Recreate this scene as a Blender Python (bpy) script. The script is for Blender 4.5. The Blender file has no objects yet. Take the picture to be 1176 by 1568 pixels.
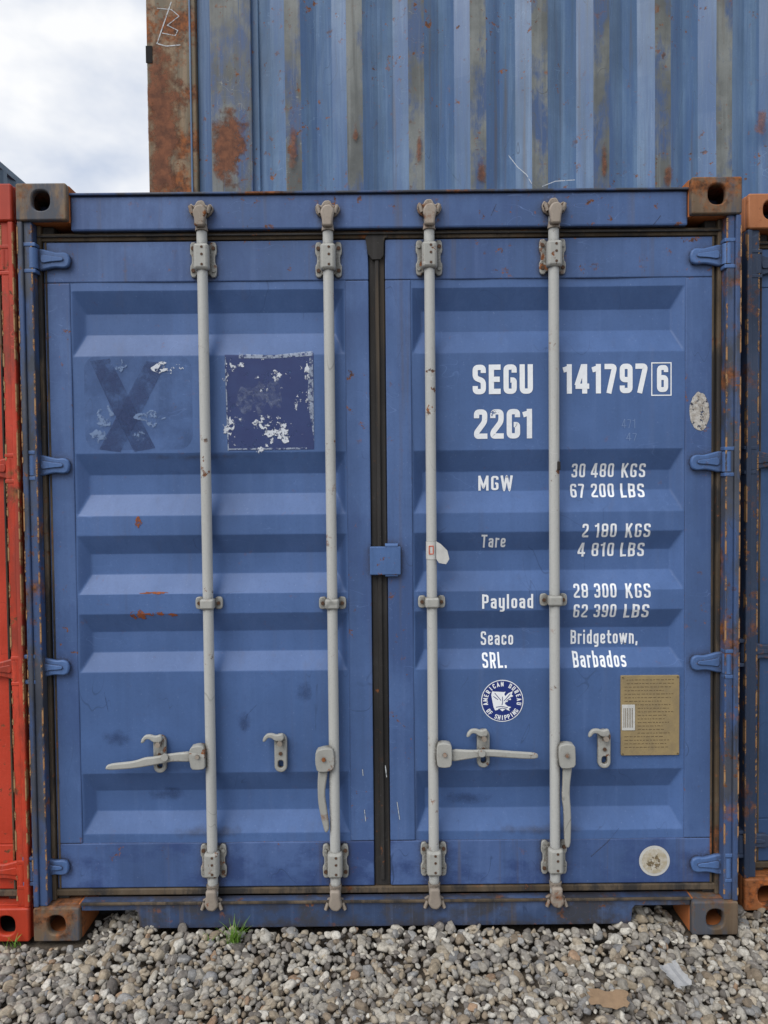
import bpy, bmesh, math, random
import numpy as np
from mathutils import Vector, Matrix
random.seed(7); np.random.seed(7)
scene = bpy.context.scene

# ------------------------------------------------------------------ camera
F = 1087.0; TH = math.radians(1.7); RO = math.radians(0.55)
CAM = Vector((0.007, -2.41, 1.548))
fwd = Vector((0, math.cos(TH), -math.sin(TH)))
r0 = Vector((1, 0, 0)); u0 = Vector((0, math.sin(TH), math.cos(TH)))
rgt = r0*math.cos(RO) - u0*math.sin(RO)
upv = r0*math.sin(RO) + u0*math.cos(RO)
cd = bpy.data.cameras.new("camera"); cam = bpy.data.objects.new("camera", cd)
scene.collection.objects.link(cam)
m = Matrix.Identity(4)
for i in range(3):
    m[i][0] = rgt[i]; m[i][1] = upv[i]; m[i][2] = -fwd[i]; m[i][3] = CAM[i]
cam.matrix_world = m
cd.sensor_fit = 'VERTICAL'; cd.sensor_height = 24; cd.lens = F/1568*24
cd.clip_start = 0.05; cd.clip_end = 2000
scene.camera = cam
scene.view_settings.view_transform = 'Standard'
scene.view_settings.look = 'None'
scene.view_settings.exposure = 0

def M(u, v, y=0.0):
    """survey measurement -> (x, z) on the real vertical plane at depth y"""
    d = rgt*((u-588)/F) - upv*((v-784)/F) + fwd
    t = (y-CAM.y)/d.y
    p = CAM + d*t
    return (p.x, p.z)

def lin(c):
    return tuple(((x/255)/12.92 if x/255 <= 0.04045 else ((x/255+0.055)/1.055)**2.4) for x in c)

# ------------------------------------------------------------------ nodes
class N:
    def __init__(s, mat):
        s.t = mat.node_tree; s.n = s.t.nodes; s.l = s.t.links
        s.tc = s.n.new('ShaderNodeTexCoord')
    def link(s, a, b): s.l.new(a, b)
    def mapping(s, scale=(1,1,1), loc=(0,0,0)):
        mp = s.n.new('ShaderNodeMapping'); mp.inputs['Scale'].default_value = scale
        mp.inputs['Location'].default_value = loc
        s.link(s.tc.outputs['Object'], mp.inputs['Vector']); return mp.outputs[0]
    def noise(s, scale, detail=4, rough=0.55, vec=None, dist=0, w=0, mscale=(1,1,1)):
        n = s.n.new('ShaderNodeTexNoise'); n.inputs['Scale'].default_value = scale
        n.inputs['Detail'].default_value = detail; n.inputs['Roughness'].default_value = rough
        n.inputs['Distortion'].default_value = dist
        s.link(vec or s.mapping(mscale, (w*3.7, w*1.9, w*5.3)), n.inputs['Vector']); return n.outputs['Fac']
    def ramp(s, fac, a, b, inv=False):
        r = s.n.new('ShaderNodeMapRange'); r.inputs['From Min'].default_value = a; r.inputs['From Max'].default_value = b
        if inv: r.inputs['To Min'].default_value = 1; r.inputs['To Max'].default_value = 0
        s.link(fac, r.inputs['Value']); return r.outputs[0]
    def math(s, op, a, b=None):
        n = s.n.new('ShaderNodeMath'); n.operation = op
        for i, x in enumerate((a, b)):
            if x is None: continue
            if isinstance(x, (int, float)): n.inputs[i].default_value = x
            else: s.link(x, n.inputs[i])
        return n.outputs[0]
    def mix(s, fac, a, b, mode='MIX'):
        n = s.n.new('ShaderNodeMix'); n.data_type = 'RGBA'; n.blend_type = mode
        if isinstance(fac, (int, float)): n.inputs[0].default_value = fac
        else: s.link(fac, n.inputs[0])
        for i, x in ((6, a), (7, b)):
            if isinstance(x, tuple): n.inputs[i].default_value = (*x[:3], 1)
            else: s.link(x, n.inputs[i])
        return n.outputs[2]
    def bump(s, h, strength=0.2, dist=0.002):
        b = s.n.new('ShaderNodeBump'); b.inputs['Strength'].default_value = strength
        b.inputs['Distance'].default_value = dist; s.link(h, b.inputs['Height']); return b.outputs[0]

def newmat(name):
    mt = bpy.data.materials.new(name); mt.use_nodes = True
    return mt, mt.node_tree.nodes['Principled BSDF'], N(mt)

RUST_D = lin((78, 52, 36)); RUST_O = lin((148, 92, 54))
def paint(name, base, rust=0.1, chips=0.3, grime=0.0, var=0.25, seed=0, rough=0.5, scratch=0.6, streak=0.3, rustcol=None, alt=None, altamt=0.5, altmap=(9, 9, 2.6), altsoft=.05, runs=0.0):
    mt, p, n = newmat(name)
    dark = tuple(c*0.55 for c in base); lightc = tuple(min(1, c*1.25+0.03) for c in base)
    big = n.noise(1.9, 5, 0.62, w=seed)
    col = n.mix(n.math('MULTIPLY', n.ramp(big, 0.45, 0.72), var*2), base, dark)
    col = n.mix(n.math('MULTIPLY', n.ramp(big, 0.5, 0.28), var*1.6), col, lightc)
    if alt:
        a = n.ramp(n.noise(1, 6, 0.68, mscale=altmap, w=seed+5), 0.55-altamt*0.1-altsoft, 0.55-altamt*0.1+altsoft)
        col = n.mix(a, col, alt)
    stn = n.noise(1, 4, 0.62, mscale=(30, 30, 1.0), w=seed)
    col = n.mix(n.math('MULTIPLY', n.ramp(stn, 0.54, 0.72), streak), col, tuple(c*0.6 for c in base))
    col = n.mix(n.math('MULTIPLY', n.ramp(stn, 0.46, 0.28), streak*0.8), col, tuple(min(1, c*1.2+0.05) for c in base))
    sp = n.noise(130, 3, 0.7, w=seed)
    col = n.mix(n.math('MULTIPLY', n.ramp(sp, 0.52, 0.75), 0.3), col, dark)
    col = n.mix(n.math('MULTIPLY', n.ramp(sp, 0.34, 0.27), 0.4), col, tuple(min(1, c+0.18) for c in base))
    patch = n.noise(3.1, 4, 0.6, w=seed+11)
    if scratch > 0:
        for k, ms in enumerate(((1, 1, 0.35), (0.5, 1, 1.3))):
            s1 = n.noise(8+3*k, 1.5, 0.5, dist=0.8, w=seed+k*5+1, mscale=ms)
            ln = n.ramp(n.math('ABSOLUTE', n.math('SUBTRACT', s1, 0.5)), 0.0015, 0.004, True)
            mk = n.ramp(patch, 0.54, 0.62) if k else n.ramp(patch, 0.46, 0.40)
            col = n.mix(n.math('MULTIPLY', n.math('MULTIPLY', ln, mk), scratch), col, lightc if k else dark)
    if runs > 0:
        rn = n.ramp(n.noise(1, 3, 0.6, mscale=(22, 22, 0.7), w=seed+8), 0.60, 0.74)
        col = n.mix(n.math('MULTIPLY', rn, runs), col, lin((98, 84, 66)))
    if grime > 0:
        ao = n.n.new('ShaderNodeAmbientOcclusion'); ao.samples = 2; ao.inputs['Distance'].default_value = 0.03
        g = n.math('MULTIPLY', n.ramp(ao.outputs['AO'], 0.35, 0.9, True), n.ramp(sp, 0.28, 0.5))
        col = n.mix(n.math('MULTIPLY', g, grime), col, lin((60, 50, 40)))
    rc = n.mix(n.ramp(n.noise(38, 4, 0.7, w=seed+2), 0.38, 0.62), RUST_D, rustcol or RUST_O)
    ch = n.math('MULTIPLY', n.ramp(n.noise(26, 6, 0.72, w=seed+4), 0.64-0.05*chips, 0.67-0.05*chips), n.ramp(patch, 0.47, 0.58))
    msk = n.math('MULTIPLY', ch, min(1, chips*1.6))
    if rust > 0:
        rp = n.ramp(n.noise(4.5, 7, 0.7, w=seed+6), 0.69-0.4*rust, 0.77-0.4*rust)
        msk = n.math('MAXIMUM', msk, rp)
    col = n.mix(msk, col, rc)
    n.link(col, p.inputs['Base Color'])
    rr = n.math('ADD', n.math('MULTIPLY', msk, 0.3), n.math('ADD', n.math('MULTIPLY', big, 0.25), rough-0.12))
    n.link(rr, p.inputs['Roughness'])
    p.inputs['Specular IOR Level'].default_value = 0.4
    hh = n.math('ADD', n.math('MULTIPLY', sp, 0.25), n.math('MULTIPLY', msk, -0.6))
    n.link(n.bump(hh, 0.25, 0.0015), p.inputs['Normal'])
    return mt

def simple(name, c, rough=0.7, var=0.3, scale=30, flake=None, c2=None, amax=1.0):
    mt, p, n = newmat(name)
    d = c2 or tuple(x*0.5 for x in c)
    col = n.mix(n.math('MULTIPLY', n.ramp(n.noise(scale, 5, 0.65), 0.4, 0.7), var), c, d)
    n.link(col, p.inputs['Base Color']); p.inputs['Roughness'].default_value = rough
    if flake is not None:
        a, b, sc, sd = flake
        n.link(n.math('MULTIPLY', n.ramp(n.noise(sc, 6, 0.7, w=sd), a, b), amax), p.inputs['Alpha'])
    return mt

def stain_mat(name, c, c2, centre, radii, sc, hard=.12, amax=.9, sd=0):
    """ragged patch of staining: noise threshold that fades out with distance from its centre"""
    mt, p, n = newmat(name)
    col = n.mix(n.ramp(n.noise(sc*2.2, 5, 0.7, w=sd), 0.4, 0.62), c, c2)
    n.link(col, p.inputs['Base Color']); p.inputs['Roughness'].default_value = .8
    sub = n.n.new('ShaderNodeVectorMath'); sub.operation = 'SUBTRACT'; n.link(n.tc.outputs['Object'], sub.inputs[0]); sub.inputs[1].default_value = centre
    dv = n.n.new('ShaderNodeVectorMath'); dv.operation = 'DIVIDE'; n.link(sub.outputs[0], dv.inputs[0]); dv.inputs[1].default_value = radii
    ln = n.n.new('ShaderNodeVectorMath'); ln.operation = 'LENGTH'; n.link(dv.outputs[0], ln.inputs[0])
    k = n.math('SUBTRACT', n.math('ADD', n.noise(sc, 7, 0.68, w=sd), .28), n.math('MULTIPLY', ln.outputs['Value'], .52))
    n.link(n.math('MULTIPLY', n.ramp(k, .45, .45+hard), amax), p.inputs['Alpha'])
    return mt

mBlue   = paint("blue_paint", lin((78, 107, 156)), rust=0.0, chips=0.14, var=0.24, seed=1, streak=0.2, scratch=.6, rough=.45, runs=.10)
mBlueFr = paint("blue_paint_frame", lin((78, 105, 152)), rust=0.03, chips=0.6, var=0.30, seed=2, grime=0.8, streak=.3, runs=.35, scratch=.8, alt=lin((66, 90, 136)), altamt=-.1, altmap=(5, 5, 2.2), altsoft=.08)
mBlueBR = paint("blue_paint_lower_rail", lin((74, 99, 146)), rust=0.04, chips=0.6, var=0.4, seed=14, grime=0.9, streak=.35, scratch=.9, runs=.4, alt=lin((58, 79, 126)), altamt=.25, altmap=(4, 4, 6), altsoft=.06)
mBlueLow= paint("blue_paint_sill", lin((66, 86, 122)), rust=0.22, chips=1.0, var=0.6, seed=3, grime=0.8, streak=0.6, runs=.8, alt=lin((64, 66, 74)), altamt=.35, altmap=(7, 7, 9), altsoft=.08)
mHinge  = paint("blue_paint_hinge", lin((80, 111, 160)), rust=0.08, chips=0.9, var=0.3, seed=4, grime=0.9)
mPost   = paint("post_paint", lin((68, 72, 82)), rust=0.29, chips=0.9, var=0.5, seed=5, alt=lin((66, 88, 128)), altamt=.5)
mCast   = paint("casting_rusty", lin((122, 102, 80)), rust=0.46, chips=0.9, var=0.6, seed=6, rough=0.7, alt=lin((80, 84, 92)), altamt=.35)
mCastIn = paint("casting_inside_rust", lin((176, 104, 56)), rust=0.3, chips=0.9, seed=8, rough=0.8)
mRod    = paint("rod_grey_paint", lin((188, 188, 182)), rust=0.0, chips=0.6, var=0.08, seed=9, grime=0.9, scratch=0.7, streak=0.18, rough=.5, runs=.4)
mKeep   = paint("rod_bracket_paint", lin((170, 169, 161)), rust=0.12, chips=1.0, var=0.2, seed=10, grime=1.0, rough=.6, streak=.2, scratch=.8)
mCam    = paint("rusty_cam", lin((158, 146, 132)), rust=0.38, chips=1.0, var=0.4, seed=11, grime=1.0, rough=.7)
mBolt   = simple("bolt_rust", lin((92, 66, 48)), 0.8, 0.6, 80)
mRubber = paint("gasket_rubber", lin((50, 47, 44)), rust=0.04, chips=0.5, var=0.5, seed=12, rough=0.75, scratch=0.5, runs=.7)
mRubberR= paint("gasket_dirty", lin((94, 80, 62)), rust=0.22, chips=0.9, var=0.7, seed=13, rough=0.8, alt=lin((52, 49, 46)), altamt=.4)
mEdge   = simple("chipped_edge_wear", lin((170, 134, 92)), .8, .7, 50, c2=lin((144, 86, 50)), flake=(.48, .55, 14, 3))
mDark   = simple("dark_interior", lin((26, 24, 22)), 0.9)
mWhite  = simple("white_lettering", lin((248, 250, 250)), 0.5, 0.12, 60, c2=lin((160, 172, 190)))
mWhiteW = simple("white_lettering_worn", lin((244, 246, 246)), 0.5, 0.2, 60, c2=lin((150, 160, 180)), flake=(0.34, 0.37, 30, 2))
mNavy   = simple("navy_sticker", lin((30, 50, 122)), 0.45, 0.2, 40)
mPatch  = simple("dark_blue_residue", lin((48, 62, 112)), 0.6, 0.5, 14, c2=lin((60, 80, 130)), flake=(0.30, 0.42, 26, 5), amax=.88)
mXmark  = simple("old_label_residue", lin((50, 69, 114)), 0.6, 0.5, 10, c2=lin((60, 84, 132)), flake=(0.34, 0.56, 16, 3), amax=.66)
mGhost  = simple("label_ghost", lin((62, 85, 132)), 0.6, 0.5, 10, flake=(0.40, 0.66, 8, 6), amax=.3)
mFleck  = simple("white_label_flecks", lin((215, 220, 226)), 0.7, 0.2, 50, flake=(0.645, 0.655, 30, 8))
mFleckB = simple("white_label_flakes", lin((215, 220, 226)), 0.7, 0.2, 50, flake=(0.52, 0.54, 55, 3))
mGB     = simple("greyblue_flakes", lin((126, 150, 188)), .7, .3, 30, flake=(.47, .53, 34, 4), amax=.85)
mSmear  = simple("white_label_smear", lin((130, 142, 174)), 0.7, 0.5, 50, flake=(0.42, 0.8, 50, 1), amax=.85)
mEdgeW  = simple("white_label_edge", lin((172, 184, 204)), 0.7, 0.5, 50, flake=(0.42, 0.52, 60, 1), amax=.8)
mTan    = simple("brass_plate", lin((158, 138, 98)), 0.5, 0.6, 25, c2=lin((126, 112, 88)))
mTanD   = simple("plate_engraving", lin((112, 95, 66)), 0.6, 0.4)
mPaper  = simple("paper_label", lin((206, 205, 198)), 0.7, 0.35, 40)
mSticker= simple("scratched_sticker", lin((200, 196, 188)), 0.7, 0.9, 90, c2=lin((130, 116, 100)), flake=(0.40, 0.45, 60, 3))
mOrange = simple("orange_print", lin((214, 96, 62)), 0.6, 0.3)
mChalk  = simple("chalk_mark", lin((206, 210, 210)), 0.9, 0.3, 60, flake=(.34, .5, 90, 2))

# ------------------------------------------------------------------ mesh helpers
ROOT = None
def root(name, loc=(0, 0, 0), rz=0):
    global ROOT
    e = bpy.data.objects.new(name, None); e.empty_display_size = 0.2
    e.location = loc; e.rotation_euler = (0, 0, rz)
    scene.collection.objects.link(e); ROOT = e; return e

def add(name, me, mat, smooth=False, bevel=0, par=True):
    ob = bpy.data.objects.new(name, me)
    if isinstance(mat, (list, tuple)):
        for mm in mat: me.materials.append(mm)
    else:
        me.materials.clear(); me.materials.append(mat)
    if smooth:
        me.polygons.foreach_set('use_smooth', [True]*len(me.polygons))
    scene.collection.objects.link(ob)
    if par and ROOT: ob.parent = ROOT
    if bevel:
        b = ob.modifiers.new('bevel', 'BEVEL'); b.width = bevel; b.segments = 2; b.limit_method = 'ANGLE'
    return ob

def from_py(name, vs, fs, mat, **k):
    me = bpy.data.meshes.new(name); me.from_pydata(vs, [], fs); me.update()
    return add(name, me, mat, **k)

def box(name, x0, x1, y0, y1, z0, z1, mat, bevel=0.003):
    if x0 > x1: x0, x1 = x1, x0
    vs = [(x, y, z) for x in (x0, x1) for y in (y0, y1) for z in (z0, z1)]
    fs = [(0,1,3,2), (4,6,7,5), (0,4,5,1), (2,3,7,6), (0,2,6,4), (1,5,7,3)]
    return from_py(name, vs, fs, mat, bevel=bevel)

def cyl(name, p0, p1, r, mat, seg=24, r1=None):
    p0 = Vector(p0); p1 = Vector(p1); r1 = r if r1 is None else r1
    bm = bmesh.new(); L = (p1-p0).length
    bmesh.ops.create_cone(bm, cap_ends=True, segments=seg, radius1=r, radius2=r1, depth=L)
    q = Vector((0, 0, 1)).rotation_difference((p1-p0).normalized())
    bmesh.ops.transform(bm, matrix=Matrix.Translation((p0+p1)/2) @ q.to_matrix().to_4x4(), verts=bm.verts)
    for f in bm.faces:
        f.smooth = len(f.verts) == 4
    for e in bm.edges:
        if any(len(f.verts) != 4 for f in e.link_faces): e.smooth = False
    me = bpy.data.meshes.new(name); bm.to_mesh(me); bm.free()
    return add(name, me, mat)

def plate(name, outline, yf, yb, mat, holes=(), bevel=0.0015):
    cu = bpy.data.curves.new('c', 'CURVE'); cu.dimensions = '2D'; cu.fill_mode = 'BOTH'
    bevel = min(bevel, (yb-yf)/2*0.9)
    cu.extrude = (yb-yf)/2-bevel; cu.bevel_depth = bevel; cu.bevel_resolution = 1; cu.offset = -bevel
    for pts in [outline]+list(holes):
        sp = cu.splines.new('POLY'); sp.points.add(len(pts)-1)
        for i, (x, z) in enumerate(pts): sp.points[i].co = (x, z, 0, 1)
        sp.use_cyclic_u = True
    ob = bpy.data.objects.new('c', cu); scene.collection.objects.link(ob)
    dg = bpy.context.evaluated_depsgraph_get()
    me = bpy.data.meshes.new_from_object(ob.evaluated_get(dg))
    bpy.data.objects.remove(ob)
    me.transform(Matrix(((1,0,0,0), (0,0,-1,(yf+yb)/2), (0,1,0,0), (0,0,0,1))))
    me.name = name
    return add(name, me, mat)

def rrect(x0, x1, z0, z1, r, n=5):
    if x0 > x1: x0, x1 = x1, x0
    if z0 > z1: z0, z1 = z1, z0
    out = []
    for cx, cz, a in ((x1-r, z1-r, 0), (x0+r, z1-r, 90), (x0+r, z0+r, 180), (x1-r, z0+r, 270)):
        for i in range(n+1):
            t = math.radians(a+90*i/n); out.append((cx+r*math.cos(t), cz+r*math.sin(t)))
    return out
def ell(cx, cz, a, b, n=28, pw=1.0):
    return [(cx+a*math.copysign(abs(math.cos(t))**pw, math.cos(t)), cz+b*math.copysign(abs(math.sin(t))**pw, math.sin(t))) for t in [2*math.pi*i/n for i in range(n)]]
def smoothpoly(pts, it=2):
    for _ in range(it):
        q = []
        for i in range(len(pts)):
            a = pts[i]; b = pts[(i+1) % len(pts)]
            q += [(a[0]*.8+b[0]*.2, a[1]*.8+b[1]*.2), (a[0]*.2+b[0]*.8, a[1]*.2+b[1]*.8)]
        pts = q
    return pts
def blob(cx, cz, a, b, sd, n=14, j=.25):
    rr = random.Random(sd)
    return smoothpoly([(cx+a*math.cos(2*math.pi*i/n)*(1+j*(rr.random()*2-1)), cz+b*math.sin(2*math.pi*i/n)*(1+j*(rr.random()*2-1))) for i in range(n)], 1)
def P(lst, y): return [M(u, v, y) for u, v in lst]

# ------------------------------------------------------------------ door surface
YD = 0.052; YP = 0.056; DEP = 0.034
_re = [(445, 481, 513, 545), (694, 727, 757, 790), (820, 848, 879, 910), (940, 967, 998, 1029), (1184, 1210, 1241, 1277)]
REC = []
for a, b, c, d in _re:
    REC.append((M(230, a, YP)[1], M(230, b, YP+DEP)[1], M(230, c, YP+DEP)[1], M(230, d, YP)[1]))
XL0, XL1 = M(116, 800, YP)[0], M(532, 800, YP)[0]
XR0, XR1 = M(632, 800, YP)[0], M(1048, 800, YP)[0]
def dent(x, z):
    return 0.0016*math.sin(5.1*x+1.3)*math.sin(4.3*z+.7)+0.0010*math.sin(13*x+2*z)*math.sin(3*z+1)+0.0007*math.sin(17*z+3*x+1)*math.sin(7*x)+0.0005*math.sin(31*x-9*z)*math.sin(11*z+4*x)
def surf(x, z):
    if x < 0: a, b = XL0+0.004, XL1-0.004
    else: a, b = XR0+0.004, XR1-0.004
    fx = min((x-a)/0.034, (b-x)/0.034)
    d = 0
    for z0, z1, z2, z3 in REC:
        if z3 < z < z0:
            d = min((z0-z)/(z0-z1), (z-z3)/(z2-z3), fx)
    d = min(1, max(0, d))
    return YP + DEP*d + dent(x, z)

def conform(name, vs, fs, mat, off=0.0015, step=0.007, xstep=0.03):
    bm = bmesh.new(); bv = [bm.verts.new((x, 0, z)) for x, z in vs]
    for f in fs:
        try: bm.faces.new([bv[i] for i in f])
        except ValueError: pass
    zs = [v[1] for v in vs]; xs = [v[0] for v in vs]
    flat = not any(min(zs) < z0 and max(zs) > z3 for z0, z1, z2, z3 in REC)
    if flat: step = .02
    z = min(zs)+step
    while z < max(zs):
        bmesh.ops.bisect_plane(bm, geom=bm.verts[:]+bm.edges[:]+bm.faces[:], plane_co=(0, 0, z), plane_no=(0, 0, 1)); z += step
    x = min(xs)+xstep
    while x < max(xs):
        bmesh.ops.bisect_plane(bm, geom=bm.verts[:]+bm.edges[:]+bm.faces[:], plane_co=(x, 0, 0), plane_no=(1, 0, 0)); x += xstep
    for v in bm.verts: v.co.y = surf(v.co.x, v.co.z)-off
    me = bpy.data.meshes.new(name); bm.to_mesh(me); bm.free()
    return add(name, me, mat, smooth=True)
def decal_poly(name, pts, mat, off=0.0015): return conform(name, pts, [list(range(len(pts)))], mat, off)

# ------------------------------------------------------------------ stencil font
t_ = 0.18
def G(w): return t_/2, w-t_/2
def build_font():
    w = 0.46; l, r = G(w); b = t_/2; T = 1-t_/2; X = 0.74-t_/2
    f = {}
    f['0'] = f['O'] = (w, [([(l,b),(r,b),(r,T),(l,T)],1)]); f['D'] = f['0']
    f['1'] = (0.34, [([(.22,0),(.22,1)],0), ([(.0,.80),(.20,.86)],0)])
    f['2'] = (w, [([(l,.70),(l,T),(r,T),(r,.58),(l,.22),(l,b),(w,b)],0)])
    f['3'] = (w, [([(l,.73),(l,T),(r,T),(r,.52),(.16,.52)],0), ([(.16,.50),(r,.50),(r,b),(l,b),(l,.27)],0)])
    f['4'] = (w+.04, [([(r-.04,0),(r-.04,1)],0), ([(r-.08,.97),(.05,.27)],0), ([(0,.25),(w+.03,.25)],0)])
    f['6'] = (w, [([(r,.74),(r,T),(l,T),(l,b),(r,b),(r,.54),(l+.04,.54)],0)])
    f['7'] = (w-.02, [([(0,T),(r-.01,T),(.15,0)],0)])
    f['8'] = (w+.02, [([(l,b),(r+.02,b),(r+.02,.50),(l,.50)],1), ([(l,.50),(r+.02,.50),(r+.02,T),(l,T)],1)])
    f['9'] = (w, [([(l,.26),(l,b),(r,b),(r,T),(l,T),(l,.46),(r-.04,.46)],0)])
    f['S'] = (w, [([(r,.72),(r,T),(l,T),(l,.55),(r,.45),(r,b),(l,b),(l,.28)],0)])
    f['E'] = (w-.05, [([(l,0),(l,1)],0), ([(l,T),(w-.05,T)],0), ([(l,.5),(w-.08,.5)],0), ([(l,b),(w-.05,b)],0)])
    f['F'] = (w-.05, f['E'][1][:3])
    f['G'] = (w, [([(r,.72),(r,T),(l,T),(l,b),(r,b),(r,.47),(.24,.47)],0)])
    f['C'] = (w, [([(r,.68),(r,T),(l,T),(l,b),(r,b),(r,.32)],0)])
    f['U'] = (w, [([(l,1),(l,b),(r,b),(r,1)],0)])
    f['H'] = (w, [([(l,0),(l,1)],0), ([(r,0),(r,1)],0), ([(l,.5),(r,.5)],0)])
    f['I'] = (.2, [([(.1,0),(.1,1)],0)])
    f['N'] = (w+.04, [([(l,0),(l,1)],0), ([(r+.04,0),(r+.04,1)],0), ([(l,.95),(r+.04,.05)],0)])
    f['M'] = (.62, [([(l,0),(l,1)],0), ([(.62-l,0),(.62-l,1)],0), ([(l,.95),(.31,.2),(.62-l,.95)],0)])
    f['W'] = (.68, [([(.06,1),(.19,.05),(.34,.92),(.49,.05),(.62,1)],0)])
    f['T'] = (w, [([(0,T),(w,T)],0), ([(w/2,T),(w/2,0)],0)])
    f['L'] = (w-.08, [([(l,1),(l,0)],0), ([(l,b),(w-.08,b)],0)])
    f['P'] = (w, [([(l,0),(l,1)],0), ([(l,T),(r,T),(r,.45),(l,.45)],0)])
    f['R'] = (w, f['P'][1]+[([(.24,.46),(r,0)],0)])
    f['K'] = (w+.02, [([(l,0),(l,1)],0), ([(r+.03,1),(l,.40)],0), ([(.2,.56),(r+.05,0)],0)])
    f['B'] = (w, [([(l,0),(l,1)],0), ([(l,T),(r,T),(r,.52),(l,.52)],0), ([(l,.50),(r,.50),(r,b),(l,b)],0)])
    f['A'] = (w, [([(.06,0),(.23,.95),(.40,0)],0), ([(.12,.28),(.34,.28)],0)])
    w = 0.42; l, r = G(w)
    f['a'] = (w, [([(l,.54),(l,X),(r,X),(r,0)],0), ([(r,.42),(l,.42),(l,b),(r,b)],0)])
    f['r'] = (.32, [([(l,0),(l,.74)],0), ([(l,.5),(l,X),(.32,X)],0)])
    f['e'] = (w, [([(r,.22),(r,b),(l,b),(l,X),(r,X),(r,.36),(l,.36)],0)])
    f['y'] = (w, [([(l,.74),(l,.10),(r,.10)],0), ([(r,.74),(r,-.15),(l,-.15)],0)])
    f['l'] = (.19, [([(l,0),(l,1)],0)])
    f['o'] = (w, [([(l,b),(r,b),(r,X),(l,X)],1)])
    f['d'] = (w, f['o'][1]+[([(r,0),(r,1)],0)])
    f['b'] = (w, f['o'][1]+[([(l,0),(l,1)],0)])
    f['c'] = (w, [([(r,.48),(r,X),(l,X),(l,b),(r,b),(r,.26)],0)])
    f['s'] = (w, [([(r,.55),(r,X),(l,X),(l,.38),(r,.34),(r,b),(l,b),(l,.2)],0)])
    f['i'] = (.19, [([(l,0),(l,.72)],0), ([(l,.83),(l,1)],0)])
    f['g'] = (w, f['o'][1]+[([(r,.74),(r,-.15),(l,-.15)],0)])
    f['t'] = (.34, [([(.14,.95),(.14,b),(.34,b)],0), ([(0,X),(.34,X)],0)])
    f['w'] = (.62, [([(.06,.74),(.18,.05),(.31,.68),(.44,.05),(.56,.74)],0)])
    f['n'] = (w, [([(l,0),(l,.74)],0), ([(l,X),(r,X),(r,0)],0)])
    f['.'] = (.19, [([(l,0),(l,.17)],0)]); f[','] = (.19, [([(l+.02,.17),(l-.02,-.12)],0)])
    f[' '] = (.20, [])
    return f
FONT = build_font()
def fillet(pts, closed, R=0.11, n=4):
    pts = [Vector(p) for p in pts]; out = []; k = len(pts)
    for i in range(k):
        if not closed and i in (0, k-1): out.append(pts[i]); continue
        a, b, c = pts[i-1], pts[i], pts[(i+1) % k]
        da = (a-b); dc = (c-b)
        ang = da.angle(dc) if da.length and dc.length else math.pi
        ra = min(R, da.length*0.48, dc.length*0.48)
        if ang < math.radians(50): ra *= 0.05
        s = b+da.normalized()*ra; e = b+dc.normalized()*ra
        for j in range(n+1):
            t = j/n; out.append(s*(1-t)**2+b*2*t*(1-t)+e*t*t)
    return out
def ribbon(pts, closed, th):
    pts = [Vector(p) for p in pts]
    k = len(pts); vs = []; fs = []
    for i in range(k):
        if closed: a, c = pts[i-1], pts[(i+1) % k]
        else: a, c = pts[max(0, i-1)], pts[min(k-1, i+1)]
        b = pts[i]
        d1 = (b-a).normalized() if (b-a).length > 1e-9 else (c-b).normalized()
        d2 = (c-b).normalized() if (c-b).length > 1e-9 else d1
        n1 = Vector((-d1.y, d1.x)); n2 = Vector((-d2.y, d2.x)); nn = (n1+n2)
        nn = nn.normalized() if nn.length > 1e-6 else n1
        mlt = 1/max(0.45, nn.dot(n1))
        vs += [b+nn*th/2*mlt, b-nn*th/2*mlt]
    for i in range(k if closed else k-1):
        j = (i+1) % k; fs.append((2*i, 2*i+1, 2*j+1, 2*j))
    return vs, fs
def text(name, s, x0, x1, z0, z1, mat, gap=0.10, thin=1.0):
    tot = sum(FONT[c][0]+gap for c in s)-gap
    H = z1-z0; sx = (x1-x0)/tot
    layers = {}
    cx = 0
    for c in s:
        w, strokes = FONT[c]
        for k, (pts, cl) in enumerate(strokes):
            pp = fillet(pts, cl)
            v, f = ribbon(pp, cl, t_*thin)
            L = layers.setdefault(k, ([], []))
            o = len(L[0]); L[0].extend([(x0+(cx+q.x)*sx, z0+q.y*H) for q in v]); L[1].extend([tuple(i+o for i in ff) for ff in f])
        cx += w+gap
    for k, (v, f) in layers.items():
        conform(name+"_stroke", v, f, mat, off=0.0012+0.00025*k)
def textpx(name, s, u0, u1, vt, vb, mat=None, thin=1.0):
    x0 = M(u0, vt, YP+.01)[0]; x1 = M(u1, vb, YP+.01)[0]; um = (u0+u1)/2
    text(name, s, x0, x1, M(um, vb, YP+.01)[1], M(um, vt, YP+.01)[1], mat or mWhite, thin=thin)

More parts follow.
